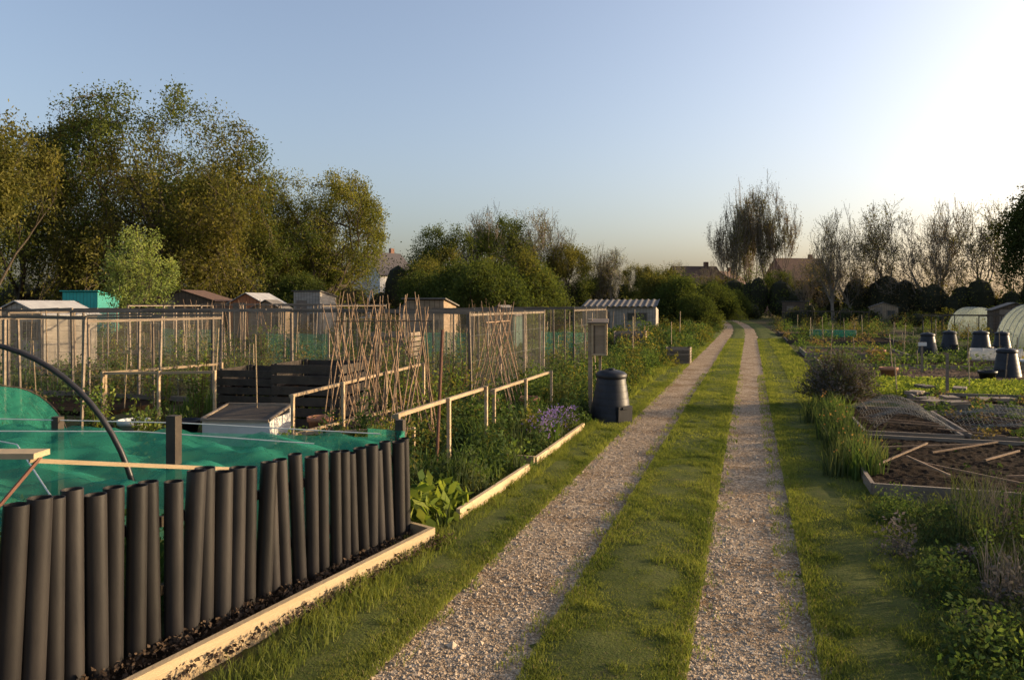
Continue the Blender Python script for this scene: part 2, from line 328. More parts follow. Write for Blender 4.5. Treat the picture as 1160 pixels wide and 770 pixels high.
def net_cage():
    root=empty('netting_cage',(-4.5,4,0))
    b=MB(); nu,nv=120,90
    A=np.array([-3.60,2.0,.95]); B=np.array([-2.92,5.72,.87]); C=np.array([-9.0,3.65,1.06]); D=np.array([-8.4,.2,1.02])
    u=np.linspace(0,1,nu)[:,None,None]; v=np.linspace(0,1,nv)[None,:,None]
    P=(A*(1-u)+B*u)*(1-v)+(D*(1-u)+C*u)*v
    U=u[...,0]; Vv=v[...,0]
    P[...,2]+=-.15*np.abs(np.sin(P[...,0]*1.9+.5))**.8*np.sin(np.pi*U)**.5*(.3+.7*(1-Vv))+.04*fn(P[...,0],P[...,1],4)+.03*np.sin(P[...,0]*5+P[...,1]*11+2.5*fn(P[...,0],P[...,1],2))+.016*fn(P[...,0],P[...,1],14)
    i=np.arange(nu-1)[:,None]*nv; j=np.arange(nv-1)[None,:]
    b.add(P.reshape(-1,3),np.stack([i+j,i+j+1,i+nv+j+1,i+nv+j],-1).reshape(-1,4))
    def panel(p,q,zb,n=24):
        t=np.linspace(0,1,n); h=np.linspace(0,1,8)
        pp=np.array(p)[None]*(1-t[:,None])+np.array(q)[None]*t[:,None]
        V=np.repeat(pp[:,None],8,1); V[...,2]=V[...,2]*(1-h)+zb*h; V[...,1]+=.03*np.sin(t*40)[:,None]*h; V[...,0]+=.02*np.sin(t*33)[:,None]*h
        i=np.arange(n-1)[:,None]*8; j=np.arange(7)[None,:]; b.add(V.reshape(-1,3),np.stack([i+j,i+j+1,i+8+j+1,i+8+j],-1).reshape(-1,4))
    panel(B,C,.02,60); panel(B+np.array([.08,.12,.04]),B+np.array([-.3,.16,.04]),.05,10); panel(B+np.array([.08,.12,.04]),B+np.array([.10,-.02,.02]),.05,6)
    o=b.build('netting',[M['gnet']],True,parent=root,loc=(4.5,-4,0)); 
    b=MB()
    for x,y,z in((-3.62,4.0,1.27),(-2.9,5.88,1.0),(-5.6,4.85,1.05),(-7.5,4.1,1.05),(-6.6,1.6,1.1)): box(b,(x,y,z/2),(.075,.06,z))
    b.build('posts',[M['darkwood']],parent=root,loc=(4.5,-4,0))
    b=MB()
    tube(b,[[-3.75,3.2,.93],[-5,4.0,1.0],[-7,4.25,1.08]],.005,5); tube(b,[[-3.2,5.0,.93],[-4.6,4.7,1.0],[-6.6,3.9,1.03]],.005,5); tube(b,[[-2.95,5.6,.92],[-4.6,5.15,1.0],[-8.5,3.9,1.09]],.005,5)
    b.build('cords',[M['cord']],parent=root,loc=(4.5,-4,0))
    b=MB(); a=np.linspace(-.25,math.pi+.25,40); c=np.array([-5.05,3.66]); r=np.array([.952,.305])
    P=[[c[0]+1.2*math.cos(k)*r[0],c[1]+1.2*math.cos(k)*r[1],.35+1.40*math.sin(k)] for k in a]; tube(b,P,.019,8)
    b.build('hoop',[M['blackpl']],True,parent=root,loc=(4.5,-4,0))
    b=MB()
    beam(b,[-4.9,2.62,1.20],[-3.62,3.04,1.20],.14,.03); beam(b,[-3.66,3.0,1.17],[-3.15,4.16,.91],.022,.022)
    b.build('laths',[M['newwood']],parent=root,loc=(4.5,-4,0))
    b=MB(); tube(b,[[-3.60,2.72,.93],[-3.64,3.05,1.18]],.01,6); b.build('rusty_rod',[M['brown']],parent=root,loc=(4.5,-4,0))
    b=MB(); C=np.stack([rng.uniform(-8,-3.5,6000),rng.uniform(2.5,4.6,6000),rng.uniform(.02,.45,6000)],1); leaves(b,C,.05,0); b.build('brassicas',[M['veg1']],parent=root,loc=(4.5,-4,0))
net_cage()

# ------------------------------------------------------------------ rails & frames
def rail(p,q,z1,z2,posts,name='plant_support_rail',mid=False,mat='wood'):
    b=MB(); p=np.array(p,float); q=np.array(q,float)
    beam(b,[*p,z1],[*q,z2],.038,.038)
    if mid: beam(b,[*(p),z1*.4],[*(q),z2*.4],.03,.04)
    for t in posts:
        c=p*(1-t)+q*t; z=z1*(1-t)+z2*t; box(b,(c[0]+.041,c[1],(z+.03)/2),(.038,.04,z+.03))
    return b.build(name,[M[mat]])
rail((-3.25,6.45),(-3.34,9.2),.93,.90,(0,.5,1))
rail((-3.42,9.75),(-3.35,12.6),.80,.82,(0,.5,1))
rail((-5.6,8.2),(-5.1,11.1),.83,1.03,(0,.33,.66,1),mid=True)
rail((-5.45,8.25),(-4.1,8.6),.36,.42,(0,1))
rail((-9.9,9.4),(-9.2,11.3),.90,.92,(0,1),mid=False)
rail((-9.9,9.35),(-8.2,9.9),.9,.92,(.0,.5,1))
def fruit_cage(x0,x1,y0,y1,h,sx,sy,mat='greywood',name='fruit_cage',net=True,netm='haze',th=.045,wires=True):
    root=empty(name,(x0,y0,0)); b=MB(); nx=max(1,round((x1-x0)/sx)); ny=max(1,round((y1-y0)/sy))
    for i in range(nx+1):
        for j in range(ny+1):
            if i in(0,nx) or j in(0,ny) or (i%2==0):
                x=(x1-x0)*i/nx; y=(y1-y0)*j/ny; dx,dy=rng.normal(size=2)*.03
                beam(b,[x+dx,y+dy,0],[x,y,h-.025],th,th)
    for j in range(ny+1):
        y=(y1-y0)*j/ny
        for i in range(nx): 
            za=h+rng.normal()*.012; beam(b,[(x1-x0)*i/nx-.02,y,za],[(x1-x0)*(i+1)/nx+.02,y+.004*i,h+rng.normal()*.015],th*.75,th)
    for i in (0,nx): 
        x=(x1-x0)*i/nx; beam(b,[x,0.03,h-.05],[x,y1-y0-.03,h-.05],.035,.04)
    beam(b,[0,-.05,.12],[x1-x0,-.05,.12],.03,.1)
    b.build('frame',[M[mat]],parent=root)
    X,Y=x1-x0,y1-y0
    if net:
        b=MB()
        def pan(a,c,d,e): b.add([a,c,d,e],[[0,1,2,3]])
        pan([0,-.03,0],[X,-.03,0],[X,-.03,h],[0,-.03,h]); pan([X+.03,0,0],[X+.03,Y,0],[X+.03,Y,h],[X+.03,0,h])
        b.build('netting',[M[netm]],parent=root)
    if wires:
        b=MB()
        for k in range(int(X/.45)): tube(b,[[k*.45+.1,-.04,0],[k*.45+.1+rng.normal()*.03,-.04,h]],.004,3)
        for k in range(int(Y/.25)): tube(b,[[X+.04,k*.25+.1,0],[X+.04,k*.25+.1+rng.normal()*.02,h]],.004,3)
        for z in(.5,1.0,1.45): tube(b,[[0,-.042,z],[X,-.042,z+rng.normal()*.03]],.003,3); tube(b,[[X+.042,0,z],[X+.042,Y,z]],.003,3)
        b.build('wires',[M['twine']],parent=root)
    return root
fruit_cage(-15.5,-4.7,12.2,17.2,1.87,1.8,1.7)
fruit_cage(-8.2,-4.3,18.6,23,1.9,1.3,1.5,net=True)
fruit_cage(-26,-17,15.5,21,1.85,1.5,2)
fruit_cage(-12.6,-9.4,8.6,11.6,1.8,1.6,1.5,mat='greywood',net=False,th=.035,wires=False)
fruit_cage(-24,-15,24,29,2.0,1.8,2.5,net=False)
def bean_poles(p,q,h,n,name='bean_pole_frame',seed=0,mat='pole'):
    b=MB(); p=np.array(p,float); q=np.array(q,float); d=(q-p)/np.linalg.norm(q-p); s=np.array([-d[1],d[0]])
    for i in range(n):
        t=i/(n-1); c=p*(1-t)+q*t
        for sg in(-1,1):
            a=c+s*sg*.33+rng.normal(size=2)*.04; e=c-s*sg*.1+d*rng.normal()*.22
            hh=h*rng.uniform(.9,1.08); mid=(a+e)/2+rng.normal(size=2)*.03
            tube(b,[[*a,0],[*mid,hh*.5],[*e,hh]],[.0115,.0095,.006],5)
    tube(b,[[*(p-d*.1),h*.86],[*(q+d*.1),h*.88]],.009,5)
    b.build(name,[M[mat]])
bean_poles((-5.75,9.6),(-3.95,8.75),2.04,20)
bean_poles((-4.6,14.2),(-4.0,11.2),1.95,9)
bean_poles((-19,22),(-16,22.5),2.1,10)
bean_poles((-13,29),(-10,29),2.1,9)
b=MB(); tube(b,[[-3.36,7.7,0],[-3.30,7.75,1.72]],.018,7); b.build('steel_stake',[M['brown']])
b=MB()
for i in range(150):
    x=rng.uniform(-30,-2.9); y=rng.uniform(9,46) if x<-3.6 else rng.uniform(13,46)
    h=rng.uniform(.8,1.9); tube(b,[[x,y,0],[x+rng.normal()*.06,y+rng.normal()*.06,h]],.009+.00025*y,5)
for i in range(80):
    x=rng.uniform(2.2,24); y=rng.uniform(16,60); h=rng.uniform(.5,1.4); tube(b,[[x,y,0],[x+rng.normal()*.05,y,h]],.008+.00025*y,5)
b.build('garden_canes',[M['wood']])

# ------------------------------------------------------------------ cold frame, compost bay, bins, pots
def cold_frame(x,y,rz,w=1.0,d=.7,h=.42):
    root=empty('cold_frame',(x,y,0),rz); b=MB()
    box(b,(0,-d/2,h*.42),(w,.03,h*.84)); box(b,(0,d/2,h*.55),(w,.03,h*1.1)); box(b,(-w/2+.016,0,h*.45),(.03,d-.035,h*.9)); box(b,(w/2-.016,0,h*.45),(.03,d-.035,h*.9)); b.build('sides',[M['white']],parent=root)
    b=MB(); b2=MB()
    z1,z2=h*.88,h*1.14
    for xx in(-w/2,w/2): beam(b,[xx,-d/2-.03,z1+.01],[xx,d/2+.03,z2+.01],.035,.03)
    beam(b,[-w/2,-d/2-.05,z1+.002],[w/2,-d/2-.05,z1+.002],.03,.035); beam(b,[-w/2,d/2+.05,z2+.012],[w/2,d/2+.05,z2+.012],.03,.035)
    b.build('lid_frame',[M['greywood']],parent=root)
    b2.add([[-w/2,-d/2,z1],[w/2,-d/2,z1],[w/2,d/2,z2],[-w/2,d/2,z2]],[[0,1,2,3]]); b2.build('lid_board',[M['darkwood']],parent=root)
cold_frame(-7.0,9.2,.2)
def compost_bay(x,y,w=1.2,d=1.1,h=1.0,rz=.1,mat='greywood'):
    root=empty('compost_bay',(x,y,0),rz); b=MB()
    n=6
    for i in range(n):
        z=.08+i*(h-.08)/(n-1)*.95
        for yy in(-d/2,d/2): box(b,(0,yy+rng.normal()*.003,z),(w,.022,h/n*.82))
        for xx in(-w/2,w/2): box(b,(xx*1.03,0,z+.004),(.022,d-.05,h/n*.82))
    b.build('slats',[M[mat]],parent=root); b=MB()
    for xx in(-w/2+.06,w/2-.06):
        for yy in(-d/2+.04,d/2-.04): box(b,(xx,yy,h/2),(.05,.05,h+.08))
    b.build('posts',[M['darkwood']],parent=root)
    b=MB(); k=10; g=np.linspace(-.45,.45,k); X,Y=np.meshgrid(g*w,g*d,indexing='ij'); Z=h*.75-.6*(X**2+Y**2)*.5+.03*rng.normal(size=X.shape)
    i=np.arange(k-1)[:,None]*k; j=np.arange(k-1)[None,:]; b.add(np.stack([X,Y,Z],-1).reshape(-1,3),np.stack([i+j,i+k+j,i+k+j+1,i+j+1],-1).reshape(-1,4)); b.build('compost_heap',[M['soil']],parent=root)
compost_bay(-6.9,11.0,mat='darkwood'); compost_bay(-8.3,11.3,1.1,1.0,.85,mat='darkwood'); compost_bay(-12,24,1.4,1.2,1.0); compost_bay(-2.3,25.6,.75,.7,.55,0,'greywood'); compost_bay(-4.6,30,1.2,1.1,.9)
def compost_bin(x,y,s=1.,rz=0,tilt=0):
    root=empty('compost_bin',(x,y,0),rz); root.rotation_euler=(tilt,0,rz); b=MB()
    prof=[(.335,0),(.34,.03),(.328,.05)]
    for i in range(6):
        z=.08+i*.105; r=.322-.018*i; prof+= [(r,z),(r-.008,z+.075),(r-.014,z+.082),(r-.014,z+.095)]
    prof+=[(.222,.70),(.215,.715)]
    lathe(b,[(r*s,z*s) for r,z in prof],28); b.build('body',[M['binpl']],True,parent=root)
    b=MB(); lathe(b,[(q*s,z*s) for q,z in [(.236,.69),(.242,.71),(.24,.745),(.21,.775),(.13,.80),(.05,.81),(.05,.83),(.0,.835)]],28); b.build('lid',[M['binpl']],True,parent=root)
    b=MB(); box(b,(0,-.315*s,.16*s),(.28*s,.05*s,.25*s)); box(b,(0,-.345*s,.26*s),(.14*s,.03*s,.03*s)); b.build('hatch',[M['binpl']],parent=root)
compost_bin(-2.28,12.65,1.1,.9,.03)
for x,y,s in((6.7,33.2,1.1),(8.1,36,1.1),(8.7,33.8,1.2),(9.9,35.5,1.1),(6.5,22.9,1.05)): compost_bin(x,y,s,rng.uniform(-1,1))
def pot(x,y,s,mat='clay'):
    b=MB(); lathe(b,[(0,0),(.10*s,0),(.135*s,.2*s),(.15*s,.2*s),(.155*s,.25*s),(.135*s,.25*s),(.125*s,.2*s),(0,.2*s)],16,(x,y,.01)); b.build('plant_pot',[M[mat]],True)
for x,y,s,m in((-5.0,8.0,1,'clay'),(-4.7,8.2,1.2,'binpl'),(-6.1,9.7,1.3,'clay'),(-7.9,9.0,1.2,'binpl'),(-4.2,7.4,1,'clay'),(3.4,21.3,1.5,'clay'),(5.6,21.2,1.4,'binpl'),(-3.8,12.9,1.3,'clay'),(7.8,25.5,1.5,'cord'),(-8.4,8.5,1.4,'cord'),(4.4,29.5,1.5,'clay')): pot(x,y,s,m)
def notice():
    root=empty('notice_board_post',(-2.62,12.95,0),.15); b=MB(); box(b,(-.07,0,.87),(.075,.075,1.74)); box(b,(.10,.03,.55),(.05,.05,1.1)); b.build('post',[M['wood']],parent=root)
    b=MB(); box(b,(.085,0,1.39),(.24,.16,.56)); b.build('box',[M['boards']],parent=root)
    b=MB()
    for xx in(-.03,.20): box(b,(xx,-.09,1.39),(.03,.024,.56))
    for z in(1.125,1.655): box(b,(.085,-.088,z),(.2,.02,.03))
    box(b,(.217,0,1.39),(.02,.17,.55)); b.build('frame',[M['newwood']],parent=root)
    b=MB(); beam(b,[.07,-.13,1.68],[.07,.12,1.74],.36,.025); b.build('roof',[M['greywood']],parent=root)
notice()

# ------------------------------------------------------------------ sheds and houses
def shed(name,x,y,w,d,h,rz=0,wall='boards',roof='felt',gable=True,door=True,corr=False):
    root=empty(name,(x,y,0),rz); e=h*.8 if gable else h*.88
    b=MB()
    if gable:
        V=[[-w/2,-d/2,0],[w/2,-d/2,0],[w/2,-d/2,e],[0,-d/2,h-.03],[-w/2,-d/2,e],[-w/2,d/2,0],[w/2,d/2,0],[w/2,d/2,e],[0,d/2,h-.03],[-w/2,d/2,e]]
        b.add2(V,[[[0,1,2,3,4]],[[9,8,7,6,5]],[[0,4,9,5],[1,6,7,2]]])
    else:
        V=[[-w/2,-d/2,0],[w/2,-d/2,0],[w/2,-d/2,h-.04],[-w/2,-d/2,h-.04],[-w/2,d/2,0],[w/2,d/2,0],[w/2,d/2,e],[-w/2,d/2,e]]
        b.add(V,[[0,1,2,3],[7,6,5,4],[0,3,7,4],[1,5,6,2]])
    b.build('walls',[M[wall]],parent=root)
    b=MB(); o=.1
    if gable:
        for sg in(-1,1):
            s=(h-e)/(w/2); P=[[0,-d/2-o,h],[sg*(w/2+o),-d/2-o,e-s*o],[sg*(w/2+o),d/2+o,e-s*o],[0,d/2+o,h]]
            P2=[[a,bb,c+.035] for a,bb,c in P]; b.add(P+P2,[[0,1,2,3],[4,7,6,5],[0,4,5,1],[1,5,6,2],[2,6,7,3],[3,7,4,0]])
    elif corr:
        n=int(w/.05); xs=np.linspace(-w/2-o,w/2+o,n); z=.04*np.sin(xs*2*math.pi/.4)
        V=np.concatenate([np.stack([xs,np.full(n,-d/2-.25),h-.02+z],1),np.stack([xs,np.full(n,d/2+.1),h+.45+z],1)]); j=np.arange(n-1); b.add(V,np.stack([j,j+1,n+j+1,n+j],1))
    else:
        P=[[-w/2-o,-d/2-o,h],[w/2+o,-d/2-o,h],[w/2+o,d/2+o,e],[-w/2-o,d/2+o,e]]; P2=[[a,bb,c+.05] for a,bb,c in P]; b.add(P+P2,[[3,2,1,0],[4,5,6,7],[0,1,5,4],[1,2,6,5],[2,3,7,6],[3,0,4,7]])
    b.build('roof',[M[roof]],parent=root)
    if door:
        b=MB(); box(b,(-w*.2,-d/2-.012,.9*h/2.2),(.7,.03,1.75*h/2.2)); b.build('door',[M['greywood']],parent=root)
        b=MB(); box(b,(w*.25,-d/2-.01,1.2),(w*.25,.03,.45)); b.build('window',[M['glass']],parent=root)
        b=MB()
        for xx in(-.5,0,.5): box(b,(w*.25+xx*w*.27,-d/2-.02,1.2),(.04,.04,.53))
        for zz in(-.25,.25): box(b,(w*.25,-d/2-.022,1.2+zz),(w*.27,.04,.04))
        b.build('window_frame',[M['greywood']],parent=root)
shed('wooden_shed',-22.0,18.6,2.0,2.2,2.1,.1,'boardsgrey','metal')
shed('wooden_shed',-28.6,33,3.6,2.2,2.75,.2,'boardsdark','tile')
shed('wooden_shed',-25.4,34.2,2.0,2.2,2.6,.1,'orange','metal',True)
shed('teal_shed',-34.0,31.5,2.0,1.8,2.7,.2,'teal','teal',False)
shed('white_shed',-25.2,39.5,1.8,1.8,2.8,.0,'boardsgrey','felt',False)
shed('wooden_shed',-11.5,25.9,1.5,1.6,2.2,0.1,'boards','felt',False)
shed('green_shed',-10.5,31.6,1.4,1.4,1.95,0,'boardsgreen','felt')
shed('long_shed',-8.3,50,4.8,2.4,1.9,.05,'boardsgrey','felt',False,True,True)
shed('wooden_shed',-21.5,30,1.6,1.6,2.2,0.3,'boards','felt'); shed('wooden_shed',-17.5,38,1.8,1.8,2.3,0.1,'boardsgrey','felt'); shed('wooden_shed',-30,47,2.2,2,2.4,0.1,'boards','metal')
shed('wooden_shed',-16,55,2.4,2,2.2,0.1,'boardsdark','felt'); shed('wooden_shed',-41,44,2.4,2,2.4,0.1,'boards','felt'); shed('wooden_shed',-14.5,33.5,1.5,1.5,1.9,0,'boards','metal',False)
shed('wooden_shed',15,52,2.2,2,2.1,-.1,'boardsdark','felt'); shed('wooden_shed',4.5,82,2.6,2,2.3,-.1,'boardsdark','felt',False); shed('wooden_shed',12,78,2.4,2,2.2,-.1,'boards','felt')
shed('wooden_shed',-7.5,76,2.6,2,2.6,.1,'boardsdark','tile')
def house(x,y,w,d,e,h,rz,wall='brick',roof='tile'):
    root=empty('brick_house',(x,y,0),rz); b=MB()
    V=[[-w/2,-d/2,0],[w/2,-d/2,0],[w/2,d/2,0],[-w/2,d/2,0],[-w/2,-d/2,e],[w/2,-d/2,e],[w/2,d/2,e],[-w/2,d/2,e],[-w/2,0,h-.1],[w/2,0,h-.1]]
    b.add2(V,[[[0,1,5,4],[2,3,7,6]],[[1,2,6,9,5],[3,0,4,8,7]]]); b.build('walls',[M[wall]],parent=root)
    b=MB()
    for sg in(-1,1):
        P=[[-w/2-.3,0,h],[w/2+.3,0,h],[w/2+.3,sg*(d/2+.4),e-.3],[-w/2-.3,sg*(d/2+.4),e-.3]]; P2=[[a,c,z+.12] for a,c,z in P]
        b.add(P+P2,[[0,1,2,3],[4,5,6,7],[0,1,5,4],[1,2,6,5],[2,3,7,6],[3,0,4,7]])
    b.build('roof',[M[roof]],parent=root)
    b=MB(); box(b,(w*.3,.2,h+.2),(.7,.5,1.3)); b.build('chimney',[M['brick']],parent=root)
    b=MB(); b2=MB()
    for xx in(-.3,0,.3):
        for z in(1.5,4.1):
            box(b,(xx*w,-d/2-.02,z),(1.3,.06,1.2)); box(b2,(xx*w-.3,-d/2-.06,z),(.5,.04,1.0)); box(b2,(xx*w+.3,-d/2-.06,z),(.5,.04,1.0))
    b.build('window_frames',[M['white']],parent=root); b2.build('windows',[M['glass']],parent=root)
house(-54.0,103.2,7,7,6.6,9.9,1.2,'white','slate'); house(-9,128,7.5,8,5.2,8.3,.5); house(-4,134,6,8,5.,7.6,1.2); house(8.5,150,9,9,6.5,10.6,.5); house(-66,100,9,8,5.4,9,.3)

# ------------------------------------------------------------------ trees
def make_tree(seed,H,W,L=5,kids=3,trunk=.25,nleaf=14,ls=.14,sig=.35,up=.12,ang=(25,60),r0=None,leafm='lf_olive',leaf2=None,first=5,shr=.74,sides=5,gap=0,bark='bark',rmin=.012,keep=1.,rnd=0.,cz=.56,low=.62):
    rs=np.random.default_rng(seed); r0=r0 or H*.02
    segs=[]; tips=[]
    stack=[(np.zeros(3),np.array([0.02,0,1.]),trunk*10,1.,0)]
    while stack:
        p,d,l,r,lv=stack.pop(); k=5 if lv<3 else 4
        P=[p]; D=[d]
        for i in range(k-1):
            d=d+rs.normal(size=3)*(.10 if lv==0 else .24)+np.array([0,0,up]); d/=np.linalg.norm(d); P.append(P[-1]+d*l/(k-1)); D.append(d)
        r1=r*(.72 if lv==0 else .5); segs.append((np.array(P),np.linspace(r,r1,k),lv))
        if lv>=L-1: tips+=P[1:]
        if lv<L:
            nk=first if lv==0 else kids
            base_az=rs.uniform(0,6.28)
            for c in range(nk):
                i=k-1 if (c==0) else rs.integers(max(1,k//2),k) if lv==0 else rs.integers(1,k)
                a=R(rs.uniform(*ang))*(.5 if c==0 else 1.)
                if lv==0: az_=base_az+c*6.28/nk*1.0+rs.normal()*.2; q=np.array([math.cos(az_),math.sin(az_),0.])
                else: q=np.cross(D[i],rs.normal(size=3))
                q=q/(np.linalg.norm(q)+1e-9)
                nd=D[i]*math.cos(a)+q*math.sin(a); ll=(4.2 if lv==0 else l*shr)*rs.uniform(.75,1.2)
                stack.append((P[i],nd,ll,r1*rs.uniform(.55,.8) if c else r1*.9,lv+1))
    T=np.array(tips); cen=np.median(T[:,:2],axis=0) if not rnd else np.array([0.,0.])
    ext=np.percentile(np.abs(T[:,:2]-cen),80 if rnd else 96,axis=0); ext=ext.max() if not rnd else ext
    hz=np.percentile(T[:,2],93 if rnd else 99.5)
    sx=W/2/ext*(.80 if rnd else .95); sx=np.broadcast_to(sx,(2,)); S=np.array([sx[0],sx[1],H/hz*.97])
    def env(P):
        if not rnd: return P
        P=P.copy(); c=np.array([0,0,H*cz]); q=P-c
        az=np.where(q[:,2]>0,H*(1-cz),H*low); ang_=np.arctan2(q[:,1],q[:,0]); lump=1+.09*np.sin(ang_*3+seed)+.08*np.sin(ang_*5+q[:,2]*.6)+.06*np.sin(q[:,2]*1.3+ang_*2)
        m=np.sqrt((q[:,0]/(W/2*lump))**2+(q[:,1]/(W/2*lump))**2+(q[:,2]/(az*lump))**2)
        f=np.where(m>.75,(.75+.33*(1-np.exp(-(m-.75)/.45)))/np.maximum(m,1e-6),1.)
        w=np.clip((P[:,2]-H*.1)/(H*.2),0,1)[:,None]
        return P*(1-w)+(c+q*f[:,None])*w
    b=MB()
    for P,rr,lv in segs: tube(b,env(P*S),np.maximum(rr*r0,rmin),8 if lv<2 else sides if lv<4 else 3,0)
    T=env(T*S)
    if gap>0: T=T[(fn(T[:,0]*1.1+seed,T[:,2]*1.2+T[:,1]*.7,.9)+rs.normal(size=len(T))*.3)>-1+gap]
    if keep<1: T=T[rs.random(len(T))<keep]
    C=np.repeat(T,nleaf,0)+rng.normal(size=(len(T)*nleaf,3))*sig; C=C[C[:,2]>H*.08]
    h=len(C)//4; leaves(b,C[h:],ls,1); leaves(b,C[:h],ls,2)
    return b.mesh('tree_mesh',[M[bark],M[leafm],M[leaf2 or leafm]])
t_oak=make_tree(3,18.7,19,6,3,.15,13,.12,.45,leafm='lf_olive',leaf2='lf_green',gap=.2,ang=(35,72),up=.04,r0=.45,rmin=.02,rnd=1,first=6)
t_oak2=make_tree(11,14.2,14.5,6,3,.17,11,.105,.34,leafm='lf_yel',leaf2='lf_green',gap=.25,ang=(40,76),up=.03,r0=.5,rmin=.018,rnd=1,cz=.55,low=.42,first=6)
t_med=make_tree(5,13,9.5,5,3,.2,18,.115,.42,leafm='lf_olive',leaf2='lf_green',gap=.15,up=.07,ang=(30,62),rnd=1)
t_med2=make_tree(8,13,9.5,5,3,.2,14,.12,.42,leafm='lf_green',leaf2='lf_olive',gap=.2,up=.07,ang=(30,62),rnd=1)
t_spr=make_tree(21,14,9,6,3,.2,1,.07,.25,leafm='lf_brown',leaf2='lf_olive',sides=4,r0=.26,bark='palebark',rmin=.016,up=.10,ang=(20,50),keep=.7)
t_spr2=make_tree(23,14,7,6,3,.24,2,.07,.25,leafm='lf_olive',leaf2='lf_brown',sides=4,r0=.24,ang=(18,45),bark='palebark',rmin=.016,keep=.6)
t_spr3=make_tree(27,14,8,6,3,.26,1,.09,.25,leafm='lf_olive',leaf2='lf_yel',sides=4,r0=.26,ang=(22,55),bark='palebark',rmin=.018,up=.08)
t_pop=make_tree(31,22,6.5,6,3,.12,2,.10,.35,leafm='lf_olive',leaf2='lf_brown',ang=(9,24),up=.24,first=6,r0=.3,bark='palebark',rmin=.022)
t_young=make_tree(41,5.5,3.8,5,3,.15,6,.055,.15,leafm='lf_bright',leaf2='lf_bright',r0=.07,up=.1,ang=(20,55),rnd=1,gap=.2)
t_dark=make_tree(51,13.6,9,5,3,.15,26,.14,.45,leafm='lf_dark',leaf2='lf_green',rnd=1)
def tr(name,me,x,y,s=1,rz=0,sz=None): put(name,me,None,(x,y,0),rz,(s,s,sz or s))
tr('oak_tree',t_oak,-47.5,51.5,1.,.3,1.02); tr('oak_tree',t_med,-47.5,36,1.05,1.2,1.12); tr('oak_tree',t_oak,-58,46,.8,2.2,.8)
tr('oak_tree',t_oak2,-44.0,57,.8,2.0,.92); tr('oak_tree',t_oak2,-39.8,63.2,.92,.6,1.04)
tr('oak_tree',t_oak2,-52.5,60,1.0,3,1.1); tr('oak_tree',t_oak2,-48.5,72,.8,4.2,.85)
tr('young_birch_tree',t_young,-26.8,27.1,1.,0)
tr('young_birch_tree',t_young,-27.6,19.2,.65,2)
for x,y,me,s,r in((-37.4,88,t_med2,.92,0),(-35.5,92,t_spr,1.0,1),(-32,95,t_med2,1.05,2),(-29,98,t_spr3,1.08,3),(-26,101,t_spr2,1.0,4),(-24,99,t_med,.8,5),(-20,104,t_spr2,.75,2),(-15,106,t_med,.6,3),(-11,110,t_spr3,.6,3),(-35,97,t_spr2,1.1,.2),(-51,80,t_med2,.6,.2),(-7,114,t_spr,.6,.7),(-18,103,t_spr3,.7,2.2),(-5.5,118,t_med,.5,.7),(4,121,t_med2,.55,.7),(10,120,t_spr3,.8,2.7)):
    tr('field_tree',me,x,y,s,r)
for x,y,s,r in((-3.0,127,.86,0),(0,131,.98,1.3),(3.2,129,1.0,2.6)): tr('poplar_tree',t_pop,x,y,s,r)
for x,y,me,s,r in((10.5,108,t_spr2,1.05,0),(13,110,t_spr,.85,2),(17.5,110,t_spr3,1.12,1.5),(22,108,t_spr,1.1,2),(24.5,112,t_spr2,1.12,.9),(28,110,t_spr3,1.1,3),(33,112,t_spr,1.12,1),(38,108,t_spr2,1.1,4),(7.5,112,t_spr,.55,4)):
    tr('bare_tree',me,x,y,s,r)
tr('evergreen_tree',t_dark,28.6,86,1.03,0); tr('evergreen_tree',t_dark,35,90,.9,1)
t_sm=make_tree(61,4.2,4.6,4,4,.2,20,.065,.24,leafm='lf_olive',leaf2='lf_green',r0=.09,up=.03,rnd=1)
t_sm2=make_tree(62,3.6,4.2,4,4,.2,24,.065,.26,leafm='lf_green',leaf2='lf_dark',r0=.09,up=.03,rnd=1)
for x,y,me,s,r in((-13.5,43,t_sm,1.15,0),(-16.5,44,t_sm2,1.2,1),(-13.6,38,t_sm2,1.1,2),(-18.5,48,t_sm2,1.2,4),(-4.9,61,t_sm2,1.1,0),(-7.5,64,t_sm,1.1,1),(-3.6,56,t_sm2,.7,1),(-22,50,t_sm2,1.1,1),(-26,56,t_sm,1.3,2),(-34,50,t_sm2,1.1,4),(-37,40,t_sm2,1,1),(-3.8,84,t_sm2,1.1,2),(-5.8,98,t_sm2,1.2,3),(-4,101,t_sm2,1.0,3),(-1.8,103,t_sm2,1.0,5),(-14.8,52,t_sm2,1.2,5)):
    tr('fruit_tree',me,x,y,s,r)

def hedge(name,path,h,th,step,nl,ls,mats,hv=.25):
    b=MB(); path=[np.array(p,float) for p in path]
    for a,c in zip(path[:-1],path[1:]):
        L=np.linalg.norm(c-a); n=int(L/step)+1
        for i in range(n):
            q=a+(c-a)*(i+rng.random())/n; q=q+rng.normal(size=2)*th*.25
            hh=h*(1+hv*rng.normal()*.7); rx=th*rng.uniform(.6,1.1); rz=hh*.55
            u=unit(nl); rad=rng.uniform(.7,1.25,nl)*(1+.2*fn(u[:,0]*3+i,u[:,2]*3))
            C=np.stack([q[0]+u[:,0]*rx*rad,q[1]+u[:,1]*rx*rad,hh*.45+u[:,2]*rz*rad],1); C=C[C[:,2]>0.05]
            k=rng.integers(0,len(mats)); leaves(b,C,ls,1+k,.6)
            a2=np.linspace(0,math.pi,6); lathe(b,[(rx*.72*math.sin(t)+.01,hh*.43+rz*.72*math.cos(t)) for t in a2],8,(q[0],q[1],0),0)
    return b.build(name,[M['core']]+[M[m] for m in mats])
hedge('boundary_hedge',[(-85,52),(-66,64),(-49,77)],5.2,2.6,1.8,480,.13,['lf_dark','lf_olive','lf_green'])
